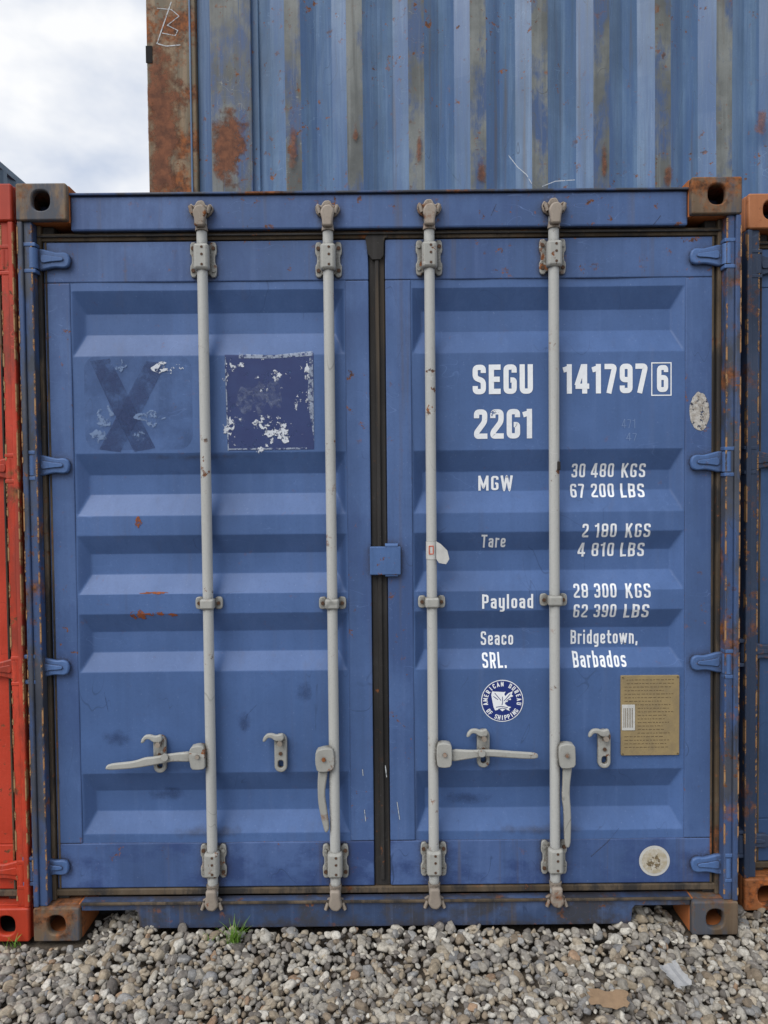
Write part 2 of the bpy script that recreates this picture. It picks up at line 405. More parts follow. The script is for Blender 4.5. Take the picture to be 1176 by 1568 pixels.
# ------------------------------------------------------------------ container body
def corr_wall(name, axis, fixed, out, a0, a1, z0, z1, mats, phase=0.0, dep=0.036, pitch=0.278):
    pts = []
    k = math.floor((a0-phase)/pitch)-1
    while phase+k*pitch < a1+pitch:
        s = phase+k*pitch
        pts += [(s, dep, 0), (s+.068, 0, 1), (s+.068+.072, 0, 2), (s+.208, dep, 3)]
        k += 1
    seq = []
    for (p, d, mi), (q, e, mj) in zip(pts, pts[1:]):
        n = 5 if d != e else 2
        for i in range(n):
            t = i/n; a = p+(q-p)*t
            if a0 < a < a1: seq.append((a, d+(e-d)*t, mi))
    def dep_at(a):
        for (p, d, mi), (q, e, mj) in zip(pts, pts[1:]):
            if p <= a <= q: return d+(e-d)*(a-p)/(q-p), mi
        return 0, 0
    d0, m0 = dep_at(a0); d1, m1 = dep_at(a1)
    seq = [(a0, d0, m0)]+seq+[(a1, d1, m1)]
    vs = []; fs = []; mi = []
    nz = 14
    for j in range(nz+1):
        z = z0+(z1-z0)*j/nz
        for a, d, _ in seq:
            dd = d+0.004*math.sin(2.1*a+1.7*z)+0.002*math.sin(9*a+5*z)+.0012*math.sin(23*a-11*z)
            o = fixed-out*dd
            vs.append((a, o, z) if axis == 'x' else (o, a, z))
    n = len(seq)
    for j in range(nz):
        for i in range(n-1):
            q = (j*n+i, j*n+i+1, (j+1)*n+i+1, (j+1)*n+i)
            fs.append(q); mi.append(1 if seq[i][2] == 1 and len(mats) > 1 else 0)
    me = bpy.data.meshes.new(name); me.from_pydata(vs, [], fs)
    ob = add(name, me, list(mats))
    me.polygons.foreach_set('material_index', mi); me.update()
    return ob

def block_casting(name, x0, x1, y0, y1, z0, z1, mat, sx, sy):
    box(name, x0, x1, y0, y1, z0, z1, mat, 0.006)
    cx = (x0+x1)/2; cz = (z0+z1)/2; yo = y0 if sy < 0 else y1
    plate(name+"_aperture", ell(cx, cz, 0.035, 0.028), yo-0.001 if sy < 0 else yo-0.004, yo+0.004 if sy < 0 else yo+0.001, mDark, bevel=0.0005)

def body(L, W, H, mats, mrail, mpost, mcast, door=False, phase=0.1, postw=0.16):
    w = W/2; y0 = 0.13 if door else 0
    for s, nm in ((-1, 'a'), (1, 'b')):
        corr_wall("side_wall_"+nm, 'y', s*(w-0.006), s, (y0 if door else postw), L-postw, 0.16, H-0.1, mats, phase=phase)
        box("bottom_rail_"+nm, s*(w-0.05), s*(w-0.002), 0.18, L-0.18, 0.02, 0.17, mrail)
        box("top_rail_"+nm, s*(w-0.06), s*(w-0.003), 0.18, L-0.18, H-0.105, H-0.035, mrail)
    corr_wall("end_wall", 'x', L-0.01, 1, -w+0.1, w-0.1, 0.14, H-0.1, mats, phase=phase)
    if not door:
        corr_wall("front_wall", 'x', 0.01, -1, -w+0.1, w-0.1, 0.14, H-0.1, mats, phase=phase)
    box("roof", -w+0.03, w-0.03, 0.112, L-0.05, H-0.06, H-0.034, mats[0], 0.002)
    box("floor", -w+0.05, w-0.05, 0.185, L-0.05, 0.13, 0.155, mDark, 0.002)
    ends = ((L, 1),) if door else ((0, -1), (L, 1))
    for yy, s in ends:
        ya, yb = (yy, yy-s*postw); ya, yb = min(ya, yb), max(ya, yb)
        for sx in (-1, 1):
            xa, xb = sorted((sx*(w-0.004), sx*(w-0.12)))
            box("corner_post", xa, xb, ya+(0.004 if s < 0 else 0), yb-(0.004 if s > 0 else 0), 0.118, H-0.118, mpost, 0.005)
            xa, xb = sorted((sx*w, sx*(w-0.162)))
            yc, ye = sorted((yy, yy-s*0.178))
            for z in (0, H-0.118):
                block_casting("corner_casting", xa, xb, yc, ye, z, z+0.118, mcast, sx, s)
        box("end_sill", -w+0.165, w-0.165, min(yy-s*0.01, yy-s*0.09), max(yy-s*0.01, yy-s*0.09), 0.02, 0.15, mrail)
        box("end_header", -w+0.165, w-0.165, min(yy-s*0.01, yy-s*0.09), max(yy-s*0.01, yy-s*0.09), H-0.12, H-0.03, mrail)

H = 2.591; W = 2.438
def holed_casting(cx0, cx1, z0, z1, hu, hz, mat, matin):
    a, b = (0.031, 0.034)
    plate("corner_casting_face", rrect(cx0, cx1, z0, z1, 0.008), 0.0, 0.026, mat,
          holes=[ell(hu, hz, a, b, 28, 0.8)[::-1]], bevel=0.005)
    xa, xb = sorted((cx0, cx1))
    out = xa if abs(xa) > abs(xb) else xb
    inn = xb if out == xa else xa
    o2 = out-math.copysign(0.024, out); sg = math.copysign(1, out)
    box("casting_side", out, o2, 0.0265, 0.178, z0, z1, mat, 0.004)
    box("casting_inner", inn, inn+sg*0.014, 0.0265, 0.178, z0, z1, matin, 0.002)
    box("casting_top", inn+sg*0.0145, o2-sg*.0005, 0.0265, 0.178, z1-0.02, z1-0.0005, mat, 0.002)
    box("casting_bottom", inn+sg*0.0145, o2-sg*.0005, 0.0265, 0.178, z0+0.0005, z0+0.02, matin, 0.002)
    box("casting_back", inn+sg*0.0145, o2-sg*.0005, 0.15, 0.177, z0+0.0205, z1-0.0205, matin, 0.002)

def panel(name, x0, x1, z0, z1, mat):
    xs = [x0, x0+.004]
    x = x0+.006
    while x < x0+.048: xs.append(x); x += .004
    x = x0+0.06
    while x < x1-.06: xs.append(x); x += .02
    x = x1-.048
    while x < x1-.005: xs.append(x); x += .004
    xs += [x1-.004, x1]
    zs = set(np.arange(z0, z1, 0.006).round(4).tolist()+[z1])
    for q in REC:
        for zz in q: zs |= {zz-.0012, zz+.0012}
    zs = sorted(zs)
    vs = [(x, surf(x, z), z) for z in zs for x in xs]
    n = len(xs)
    fs = [(j*n+i, j*n+i+1, (j+1)*n+i+1, (j+1)*n+i) for j in range(len(zs)-1) for i in range(n-1)]
    return from_py(name, vs, fs, mat, smooth=True)

ZDT = (M(60, 372, YD)[1]+M(1100, 361, YD)[1])/2
ZDB = (M(60, 1360, YD)[1]+M(1100, 1352, YD)[1])/2
XDL = M(76, 800, YD)[0]; XDR = M(1091, 800, YD)[0]
XS0 = M(568, 800, YD)[0]; XS1 = M(593, 800, YD)[0]
ZPT = M(230, 432, YD)[1]; ZPB = M(230, 1291, YD)[1]

def hinge(u_pin, v, side, mat):
    xo, z = M(u_pin, v, 0.03)
    s = -side
    pts = [(-.022, .032), (.02, .038), (.050, .030), (.075, .024), (.10, .026), (.115, .018), (.120, 0), (.115, -.022), (.10, -.029), (.07, -.026), (.045, -.030), (.02, -.037), (-.022, -.032)]
    pl = [(xo+s*a, z+b) for a, b in smoothpoly(pts, 2)]
    if s < 0: pl = pl[::-1]
    plate("hinge_blade", pl, 0.034, 0.0505, mat, bevel=0.005)
    cyl("hinge_pin", (xo, 0.026, z-0.050), (xo, 0.026, z+0.050), 0.0105, mat, 16)
    cyl("hinge_knuckle", (xo, 0.026, z-0.034), (xo, 0.026, z+0.034), 0.0165, mat, 20)
    for dz in (0.044, -0.044):
        box("hinge_lug", xo-s*0.030, xo+s*0.014, 0.010, 0.046, z+dz-0.007, z+dz+0.007, mat, 0.003)
    pts = [(.022, .018), (.060, .010), (.098, .006), (.098, -.006), (.060, -.008), (.022, -.014)]
    pl = [(xo+s*a, z+b) for a, b in smoothpoly(pts, 2)]
    plate("hinge_web", pl if s < 0 else pl[::-1], 0.029, 0.0335, mat, bevel=0.002)

def bracket(x, z, h, w, mat, mid=False):
    hw = w/2; hh = h/2
    if mid:
        o = smoothpoly([(-hw, -hh*.8), (-hw, hh*.8), (-hw*.55, hh*.9), (-hw*.4, hh*.55), (hw*.4, hh*.55), (hw*.55, hh*.9), (hw, hh*.8), (hw, -hh*.8), (hw*.55, -hh*.9), (hw*.4, -hh*.55), (-hw*.4, -hh*.55), (-hw*.55, -hh*.9)], 2)
        plate("guide_plate", [(x+a, z+b) for a, b in o][::-1], 0.038, 0.0515, mat, bevel=.003)
        plate("guide_strap", rrect(x-.024, x+.024, z-hh*.72, z+hh*.72, .008), 0.002, 0.0375, mat, bevel=.007)
        for sx in (-1, 1): cyl("guide_bolt", (x+sx*hw*.72, .034, z), (x+sx*hw*.72, .040, z), .006, mBolt, 10)
        return
    o = [(-hw*.95, -hh*.95), (-hw, -hh*.35), (-hw*.86, -hh*.2), (-hw*.86, hh*.2), (-hw, hh*.35), (-hw*.95, hh*.95), (-hw*.6, hh), (-hw*.45, hh*.82), (hw*.45, hh*.82), (hw*.6, hh), (hw*.95, hh*.95), (hw, hh*.35), (hw*.86, hh*.2), (hw*.86, -hh*.2), (hw, -hh*.35), (hw*.95, -hh*.95), (hw*.6, -hh), (hw*.45, -hh*.82), (-hw*.45, -hh*.82), (-hw*.6, -hh)]
    plate("bracket_plate", [(x+a, z+b) for a, b in smoothpoly(o, 1)], 0.040, 0.0515, mat, bevel=.003)
    plate("bracket_strap", rrect(x-.0255, x+.0255, z-hh*.72, z+hh*.74, .010), 0.001, 0.0395, mat, bevel=.010)
    for sx in (-1, 1):
        for sz in (-1, 1):
            cyl("bracket_bolt", (x+sx*hw*.76, .0365, z+sz*hh*.62), (x+sx*hw*.76, .041, z+sz*hh*.62), .0065, mBolt if random.random() < .5 else mat, 10)
    for dz in (-.45, .1, .5): cyl("strap_rivet", (x+.004, -.0003, z+hh*dz), (x+.004, .003, z+hh*dz), .0042, mBolt, 10)

def cam_end(x, z, up, mat):
    s = 1 if up else -1
    o = [(-.038, .004), (-.042, .026), (-.034, .040), (-.022, .030), (-.012, .048), (.008, .050), (.018, .030), (.034, .038), (.044, .020), (.034, .002), (.018, -.008), (-.020, -.008)]
    pl = [(x+a, z+s*b) for a, b in smoothpoly(o, 1)]
    plate("cam_keeper", pl if s < 0 else pl[::-1], 0.014, 0.0285, mat, bevel=.004)
    o = [(-.018, -.045), (-.017, -.02), (-.024, .004), (-.012, .024), (.010, .028), (.026, .008), (.018, -.02), (.018, -.045)]
    plate("cam_head", [(x+a, z+s*b) for a, b in smoothpoly(o, 1)[::(-1 if s > 0 else 1)]], -0.010, 0.0135, mat, bevel=.006)
    for sx in (-1, 1):
        cyl("keeper_bolt", (x+sx*.031, .006, z+s*.022), (x+sx*.031, .0145, z+s*.022), .008, mBolt, 8)
        cyl("keeper_horn", (x+sx*.024, .006, z+s*.002), (x+sx*.034, .004, z+s*.026), .0075, mat, 10, .006)
    cyl("cam_collar", (x, .024, z-s*.052), (x, .024, z-s*.030), .0215, mat, 20, .019)

def hook_keeper(uc, vt, vb):
    xc = M(uc, (vt+vb)/2, .04)[0]; z1 = M(uc, vt, .04)[1]; z0 = M(uc, vb, .04)[1]
    w = .022
    plate("handle_catch_plate", rrect(xc-w, xc+w, z0, z1-.004, .0215), .034, .0535, mKeep,
          holes=[rrect(xc-.009, xc+.009, z0+.016, z0+.042, .0085)[::-1]], bevel=.004)
    hk = [(xc+.010, z1+.004), (xc-.010, z1-.002), (xc-.028, z1+.004), (xc-.046, z1+.002), (xc-.058, z1-.012), (xc-.060, z1-.026), (xc-.050, z1-.024), (xc-.042, z1-.012), (xc-.030, z1-.012), (xc-.018, z1-.022), (xc+.004, z1-.028), (xc+.016, z1-.014)]
    plate("handle_catch_hook", smoothpoly(hk, 2)[::-1], .018, .0335, mKeep, bevel=.004)
    cyl("catch_pivot", (xc, .012, z1-.030), (xc, .034, z1-.030), .009, mCam, 14)
    cyl("catch_rivet", (xc, .030, (z0+z1)/2-.002), (xc, .036, (z0+z1)/2-.002), .006, mBolt, 12)

def rod(ut, ub, vtop_b, vmid, vbot_b, vcam_t, vcam_b):
    x = (M(ut, 430, .025)[0]+M(ub, 1290, .025)[0])/2
    zt = M(ut, vcam_t, .01)[1]; zb = M(ub, vcam_b, .01)[1]
    cyl("locking_rod", (x, .026, zb+.01), (x, .026, zt-.01), .0178, mRod, 28)
    bracket(x, M(ut, vtop_b, .03)[1], .122, .092, mKeep)
    bracket(x, M(ub, vbot_b, .03)[1], .122, .092, mKeep)
    bracket(x, M((ut+ub)/2, vmid, .03)[1], .050, .094, mKeep, mid=True)
    cam_end(x, zt, True, mCam); cam_end(x, zb, False, mCam)
    return x

def door_end(P_):
    w = W/2
    zt0 = H-.118
    holed_casting(-w, -w+.170, zt0-.006, H, -w+.084, H-.058, P_['cast'], P_['castin'])
    holed_casting(w, w-.170, zt0-.006, H, w-.084, H-.058, P_['cast'], P_['castin'])
    holed_casting(-w, -w+.160, 0, .118, -w+.080, .058, P_['cast'], P_['castin'])
    holed_casting(w, w-.160, 0, .118, w-.080, .058, P_['cast'], P_['castin'])
    hx = w-.1705
    box("door_header", -hx, hx, .029, .11, ZDT+.030, H-.034, P_['frame'], .006)
    box("header_lip", -hx, hx, .020, .11, H-.0335, H-.026, P_['post'], .002)
    box("top_gasket", -w+.05, w-.05, .050, .11, ZDT+.003, ZDT+.0295, P_['gask2'], .004)
    box("top_gasket_lip", -w+.05, w-.05, .040, .0495, ZDT+.014, ZDT+.020, P_['gask'], .002)
    box("bottom_gasket", -w+.05, w-.05, .050, .11, ZDB-.026, ZDB-.003, P_['gask2'], .004)
    zs1 = ZDB-.028; zs0 = .036
    xb = M(214, 1400, .03)[0]; xc = M(966, 1400, .03)[0]
    zn = M(170, 1390, .03)[1]
    sx = w-.162
    out = [(-sx, zn), (xb-.008, zn), (xb, zn-.01), (xb+.004, zs0), (xc-.004, zs0), (xc, zn-.01), (xc+.008, zn), (sx, zn), (sx, zs1), (-sx, zs1)]
    plate("door_sill", out, .012, .05, P_['low'], bevel=.003)
    box("sill_flange", -sx, sx, .004, .0115, zs1-.007, zs1+.002, P_['gask2'], .002)
    box("sill_back", -sx, sx, .16, .18, .0, zn+.03, mDark, .002)
    zpb, zpt = .1185, zt0-.0065
    for s in (-1, 1):
        a, b = sorted((s*w, s*(w-.018))); box("corner_post_outer", a, b, .004, .16, zpb, zpt, P_['post2'], .004)
        a, b = sorted((s*(w-.0185), s*(w-.046))); box("corner_post_face", a, b, .012, .16, zpb, zpt, P_['post'], .003)
        a, b = sorted((s*(w-.0465), s*(w-.060))); box("corner_post_channel", a, b, .045, .16, zpb, zpt, P_['gask2'], .003)
        a, b = sorted((s*(w-.0605), s*(w-.100))); box("side_gasket", a, b, .058, .12, zpb, zpt, P_['gask'], .004)
        a, b = sorted((s*(w-.070), s*(w-.077))); box("gasket_ridge", a, b, .050, .0575, ZDB, ZDT, P_['gask2'], .002)
        a, b = sorted((s*(w-.0415), s*(w-.0475))); box("post_edge_wear", a, b, .0105, .014, zpb+.02, zpt-.01, mEdge, .001)
        a, b = sorted((s*(w+.0006), s*(w-.004))); box("post_edge_wear", a, b, .0028, .02, zpb+.02, zpt-.01, mEdge, .001)
    for nm, x0, x1, p0, p1 in (("left", XDL, XS0, XL0, XL1), ("right", XS1, XDR, XR0, XR1)):
        box(nm+"_door_top_rail", x0, x1, YD, YD+.045, ZPT, ZDT, P_['frame'], .004)
        box(nm+"_door_bottom_rail", x0, x1, YD, YD+.045, ZDB, ZPB, P_['low2'], .004)
        box(nm+"_door_stile_outer", x0, p0, YD, YD+.045, ZPB+.0005, ZPT-.0005, P_['frame'], .004)
        box(nm+"_door_stile_inner", p1, x1, YD, YD+.045, ZPB+.0005, ZPT-.0005, P_['frame'], .004)
        panel(nm+"_door_panel", p0-.003, p1+.003, ZPB-.004, ZPT+.004, P_['panel'])
    xm = (XS0+XS1)/2
    box("centre_gasket", XS0+.001, XS1-.001, .060, .10, ZDB-.004, ZDT+.004, P_['gask'], .004)
    box("centre_gasket_ridge", xm-.006, xm+.008, .050, .0595, ZDB+.02, ZDT+.012, P_['gask'], .003)
    plate("centre_gasket_top", smoothpoly([(XS0-.012, ZDT+.024), (XS0+.002, ZDT-.07), (XS1-.004, ZDT-.07), (XS1-.002, ZDT+.002), (XS1+.012, ZDT+.004), (XS1+.012, ZDT+.026)], 1), .046, .0505, P_['gask'], bevel=.0015)
    for v in (397, 713, 1023, 1330): hinge(52, v, -1, P_['hinge'])
    for v in (390, 707, 1015, 1325): hinge(1112, v, 1, P_['hinge'])
    rods = [rod(313, 322, 396, 924, 1321, 328, 1380), rod(503, 513, 396, 924, 1321, 328, 1380),
            rod(659, 663, 393, 922, 1318, 326, 1377), rod(847, 851, 391, 919, 1315, 324, 1375)]
    y0, y1 = .006, .020
    def hp(n, pts, ya=y0, yb=y1, bv=.005, it=2):
        q = smoothpoly(P(pts, .01), it)
        a = sum(q[i][0]*q[(i+1)%len(q)][1]-q[(i+1)%len(q)][0]*q[i][1] for i in range(len(q)))
        plate(n, q if a > 0 else q[::-1], ya, yb, mKeep, bevel=bv)
    hb = dict(ya=-.006, yb=.03, bv=.003, it=1)
    hp("handle_lever", [(298,1150),(262,1154),(236,1159),(222,1160),(205,1166),(164,1170),(160,1180),(205,1177),(240,1171),(264,1166),(298,1167)])
    hp("handle_hub", [(292,1143),(303,1140),(314,1141),(315,1158),(316,1175),(305,1177),(294,1176),(291,1160)], **hb)
    hp("handle_lever", [(688,1147),(720,1149),(750,1148),(790,1151),(824,1153),(824,1163),(780,1161),(745,1158),(715,1163),(688,1167)])
    hp("handle_hub", [(669,1137),(680,1136),(691,1138),(692,1155),(691,1172),(680,1174),(669,1172),(668,1155)], **hb)
    hp("handle_lever", [(488,1172),(486,1200),(487,1230),(492,1255),(498,1277),(505,1270),(501,1240),(497,1215),(503,1176)])
    hp("handle_hub", [(484,1148),(497,1144),(510,1144),(513,1160),(512,1176),(500,1180),(486,1180),(483,1165)], **hb)
    hp("handle_lever", [(862,1168),(861,1200),(860,1222),(863,1240),(864,1298),(874,1298),(875,1250),(872,1210),(877,1168)])
    hp("handle_hub", [(855,1139),(868,1137),(879,1139),(880,1155),(880,1172),(868,1175),(856,1174),(854,1155)], **hb)
    for u, v in ((303,1158),(681,1155),(496,1162),(868,1156)):
        x, z = M(u, v, 0); cyl("handle_bolt", (x, -.012, z), (x, 0, z), .0065, mCam, 12)
    for u, v in ((252,1160),(738,1154)):
        x, z = M(u, v, 0); cyl("lever_joint", (x, -.002, z), (x, .006, z), .012, mKeep, 16)
    hook_keeper(245, 1124, 1183); hook_keeper(430, 1122, 1182); hook_keeper(740, 1115, 1175); hook_keeper(925, 1115, 1176)
    x0, z1 = M(566, 837, .04); x1, z0 = M(614, 880, .04)
    plate("door_overlap_plate", rrect(x0, x1, z0, z1, .005), .034, .0515, P_['hinge'], bevel=.003)
    xx = (x0*.3+x1*.7); cyl("overlap_plate_roll", (xx-.022, .042, z1+.002), (xx+.022, .042, z1+.002), .009, P_['hinge'], 14)
    cyl("overlap_plate_roll", (xx-.022, .042, z0-.001), (xx+.022, .042, z0-.001), .006, P_['hinge'], 14)
    return rods

# ================================================================== main container
main_m = dict(cast=mCast, castin=mCastIn, frame=mBlueFr, post=mPost, post2=mPost, gask=mRubber, gask2=mRubberR, low=mBlueLow, low2=mBlueBR, panel=mBlue, hinge=mHinge)
root("shipping_container")
body(6.058, W, H, [mBlueFr], mBlueFr, mPost, mCast, door=True)
rods = door_end(main_m)

textpx("owner_code", "SEGU", 723, 815, 559, 604)
textpx("serial_number", "141797", 861, 990, 558, 603)
textpx("check_digit", "6", 1004, 1021, 560, 601)
cx0, cz1 = M(997, 555, YP); cx1, cz0 = M(1028, 606, YP); th = .0038
for nm, q in (("t", (cx0, cx1, cz1-th, cz1)), ("b", (cx0, cx1, cz0, cz0+th)), ("l", (cx0, cx0+th, cz0+th, cz1-th)), ("r", (cx1-th, cx1, cz0+th, cz1-th))):
    conform("check_digit_box_"+nm, [(q[0], q[2]), (q[1], q[2]), (q[1], q[3]), (q[0], q[3])], [(0, 1, 2, 3)], mWhite, .0012)
textpx("type_code", "22G1", 725, 815, 627, 672, mWhiteW)
for s, u0_, u1_, vt, vb in (("MGW", 733, 787, 728, 751), ("30 480", 877, 943, 709, 731), ("KGS", 954, 992, 709, 731),
    ("67 200", 875, 943, 740, 762), ("LBS", 952, 990, 740, 762), ("Tare", 737, 775, 818, 839),
    ("2 180", 890, 943, 801, 823), ("KGS", 956, 995, 801, 823), ("4 810", 887, 943, 831, 853), ("LBS", 952, 990, 831, 853),
    ("Payload", 737, 816, 909, 931), ("28 300", 877, 943, 893, 915), ("KGS", 956, 995, 893, 915), ("62 390", 877, 943, 924, 946), ("LBS", 954, 993, 924, 946),
    ("Seaco", 737, 788, 968, 990), ("SRL.", 738, 776, 1000, 1022), ("Bridgetown,", 876, 980, 966, 988), ("Barbados", 877, 959, 998, 1021)):
    textpx("lettering", s, u0_, u1_, vt, vb, thin=.76)
mScrib = simple("faint_marker", lin((128, 152, 192)), .7, .4, 60)
textpx("marker_scribble", "471", 950, 972, 642, 656, mScrib, thin=.28)
textpx("marker_scribble", "47", 957, 974, 663, 675, mScrib, thin=.28)
# emblem
ex, ez = M(769, 1073, YP); R = .074
decal_poly("emblem_rim", ell(ex, ez, R, R, 48), mWhite, .0012)
decal_poly("emblem_ring", ell(ex, ez, R*.96, R*.96, 48), mNavy, .0016)
def arc_text(s, a0, a1, r, h, flip=False):
    n = len(s); vs = []; fs = []
    for i, ch in enumerate(s):
        if ch == ' ': continue
        a = math.radians(a0+(a1-a0)*i/(n-1)); w, strokes = FONT[ch]
        c, sn = math.cos(a), math.sin(a)
        for k, (pts, cl) in enumerate(strokes):
            v, f = ribbon(fillet(pts, cl), cl, t_*.9); o = len(vs)
            for q in v:
                lx = (q.x-w/2)*h*1.2; ly = (q.y-.5)*h
                if flip: X_ = c*(r-ly)-sn*lx; Z_ = sn*(r-ly)+c*lx
                else: X_ = c*(r+ly)+sn*lx; Z_ = sn*(r+ly)-c*lx
                vs.append((ex+X_, ez+Z_))
            fs += [tuple(j+o for j in ff) for ff in f]
    conform("emblem_lettering", vs, fs, mWhite, .0021)
arc_text("AMERICAN BUREAU", 190, -10, R*.80, .0165)
arc_text("OF SHIPPING", 215, 325, R*.80, .0165, True)
eagle = [(0,.30),(.06,.42),(.16,.44),(.10,.32),(.14,.22),(.28,.36),(.50,.46),(.44,.30),(.52,.22),(.38,.16),(.42,.04),(.28,.04),(.24,-.06),(.16,-.04),(.12,-.14),(.26,-.26),(.42,-.30),(.30,-.38),(.36,-.48),(.14,-.40),(0,-.50),(-.12,-.40),(-.34,-.46),(-.28,-.36),(-.42,-.28),(-.24,-.22),(-.12,-.10),(-.18,-.02),(-.28,-.02),(-.30,.08),(-.44,.10),(-.38,.20),(-.52,.28),(-.40,.34),(-.48,.46),(-.26,.36),(-.10,.20)]
ea = [(ex+a*R, ez+b*R) for a, b in eagle]
bm = bmesh.new(); f0 = bm.faces.new([bm.verts.new((a, surf(a, b)-.0021, b)) for a, b in ea]); bmesh.ops.triangulate(bm, faces=[f0])
me = bpy.data.meshes.new("emblem_eagle"); bm.to_mesh(me); bm.free(); add("emblem_eagle", me, mWhite)
for q in ([(-.36,.38),(-.16,.14),(-.06,.02)], [(.38,.34),(.18,.10),(.08,0)], [(-.42,.22),(-.20,.06)], [(.40,.16),(.20,.02)], [(0,.2),(.02,-.05),(-.02,-.2)], [(-.3,-.3),(-.05,-.26),(.26,-.32)], [(-.2,-.40),(.0,-.34),(.2,-.39)]):
    v, f = ribbon([(ex+a*R, ez+b*R) for a, b in q], False, .0024); conform("emblem_feather_line", v, f, mNavy, .0026)
# data plate
x0, z1 = M(950, 1034, YP); x1, z0 = M(1039, 1155, YP)
yp = YP-.007
plate("data_plate", rrect(x0, x1, z0, z1, .004), yp, YP+.003, mTan, bevel=.001)
for i in range(20):
    z = z1-.016-i*.0125
    if z < z0+.015: break
    xe = x1-.015-random.random()*.05; xs_ = x0+.012 if i < 8 or i > 15 else x0+.058
    if i in (0, 1): xs_ = x0+.02; xe = x1-.02
    x = xs_
    while x < xe:
        ww = random.uniform(.004, .014); box("plate_print", x, min(x+ww, xe), yp-.0006, yp+.001, z, z+.0022, mTanD, 0); x += ww+.004
xa, za = M(951, 1078, YP); xb, zb = M(971, 1117, YP)
plate("data_plate_label", rrect(xa, xb, zb, za, .002), yp-.0018, yp-.0007, mPaper, bevel=.0003)
for i in range(6): box("label_print", xa+.006+i*.006, xa+.008+i*.006, yp-.0022, yp-.0018, zb+.01, za-.012, mTanD, 0)
for sx_, sz_ in ((x0+.006, z0+.006), (x1-.006, z0+.006), (x0+.006, z1-.006), (x1-.006, z1-.006)):
    cyl("plate_rivet", (sx_, yp-.002, sz_), (sx_, yp+.001, sz_), .003, mTanD, 10)
sx_, sz_ = M(1002, 1318, YD)
cyl("round_sticker", (sx_, YD-.0012, sz_), (sx_, YD+.0005, sz_), .054, mPaper, 40)
cyl("round_sticker_print", (sx_, YD-.0018, sz_), (sx_, YD-.0013, sz_), .045, simple("sticker_faded_print", lin((178, 166, 140)), .7, .9, 70, c2=lin((215, 212, 204))), 40)
plate("round_sticker_emblem", blob(sx_, sz_-.004, .024, .026, 4, 16, .4), YD-.0023, YD-.0019, simple("sticker_brown_print", lin((134, 116, 86)), .7, .6, 90, flake=(.44, .56, 90, 2)), bevel=.0001)
sx_, sz_ = M(1071, 630, YD)
plate("scratched_label", blob(sx_, sz_, .034, .066, 3, 30, .06), YD-.0012, YD+.0003, mSticker, bevel=.0003)
# rod details
xr = rods[2]
cyl("rod_tag", (xr, .026, M(660, 857)[1]), (xr, .026, M(660, 830)[1]), .0192, mPaper, 24)
plate("rod_tag_flap", P([(668, 829), (675, 833), (685, 843), (688, 856), (683, 864), (672, 862), (668, 856)], .008)[::-1], .0055, .0075, mPaper, bevel=.0004)
a_, b_ = M(658, 843, 0)
plate("rod_tag_print", rrect(a_-.003, a_+.014, b_-.014, b_+.016, .002), .0058, .0078, mOrange, holes=[rrect(a_, a_+.011, b_-.011, b_+.013, .001)[::-1]], bevel=.0002)
zt = M(850, 713, .01)[1]; plate("rod_tape_scrap", rrect(rods[3]+.006, rods[3]+.018, zt-.016, zt+.014, .003), .0085, .022, mRubber, bevel=.002)
# old label residue, left door
def quadpx(name, pts, mat, off): decal_poly(name, [M(u, v, YP) for u, v in pts], mat, off)
def blobpx(name, u, v, a, b, sd, mat, off, j=.3):
    x, z = M(u, v, YP); decal_poly(name, blob(x, z, a/447, b/447, sd, 16, j), mat, off)
x0_, z1_ = M(128, 545, YP); x1_, z0_ = M(296, 688, YP)
decal_poly("label_ghost", rrect(x0_, x1_, z0_, z1_, .05), mGhost, .0008)
quadpx("label_residue_stroke", [(138,553),(168,549),(194,600),(238,686),(206,692),(172,628)], mXmark, .0012)
quadpx("label_residue_stroke", [(224,553),(254,556),(212,642),(184,692),(152,688),(192,612)], mXmark, .0016)
for i, (u, v, a, b) in enumerate(((250,563,14,9),(160,640,14,18),(232,640,20,12),(275,562,6,5),(215,666,9,9),(148,668,12,10),(185,560,8,8))):
    blobpx("label_flake", u, v, a, b, i, mFleckB if i in (0, 3) else mGB, .0021, .5)
quadpx("label_residue_patch", [(344,543),(410,544),(480,540),(480,610),(481,688),(420,689),(349,690),(346,620)], mPatch, .0012)
quadpx("label_residue_patch_flecks", [(346,548),(462,545),(470,692),(350,694)], mFleck, .0018)
blobpx("label_smear", 376, 612, 14, 24, 1, mSmear, .0020); blobpx("label_smear", 398, 610, 12, 26, 2, mSmear, .0022); blobpx("label_smear", 420, 604, 12, 24, 3, mSmear, .0022)
for i, (u, v, a, b) in enumerate(((350,655,7,16),(346,578,5,8),(352,562,4,4),(418,655,20,15),(425,645,10,7),(398,690,6,5),(424,575,8,7),(440,655,8,10),(470,570,5,14),(405,640,8,6),(436,668,9,9),(472,610,4,16),(372,560,8,4),(395,650,8,6))):
    blobpx("label_flake", u, v, a, b, i+20, mFleckB, .0024, .5)
quadpx("label_edge", [(366,542),(420,544),(478,537),(479,545),(420,549),(366,549)], mEdgeW, .0022)
quadpx("label_edge", [(474,548),(479,546),(480,600),(481,676),(477,650),(471,615)], mEdgeW, .0022)
quadpx("label_edge", [(344,545),(346,545),(351,690),(349,690)], mEdgeW, .0022)
quadpx("label_edge", [(349,687),(470,685),(470,688),(349,689)], mEdgeW, .0022)
mTouch = simple("touch_up_paint", lin((60, 82, 128)), .6, .4, 20, flake=(.40, .64, 22, 6), amax=.7)
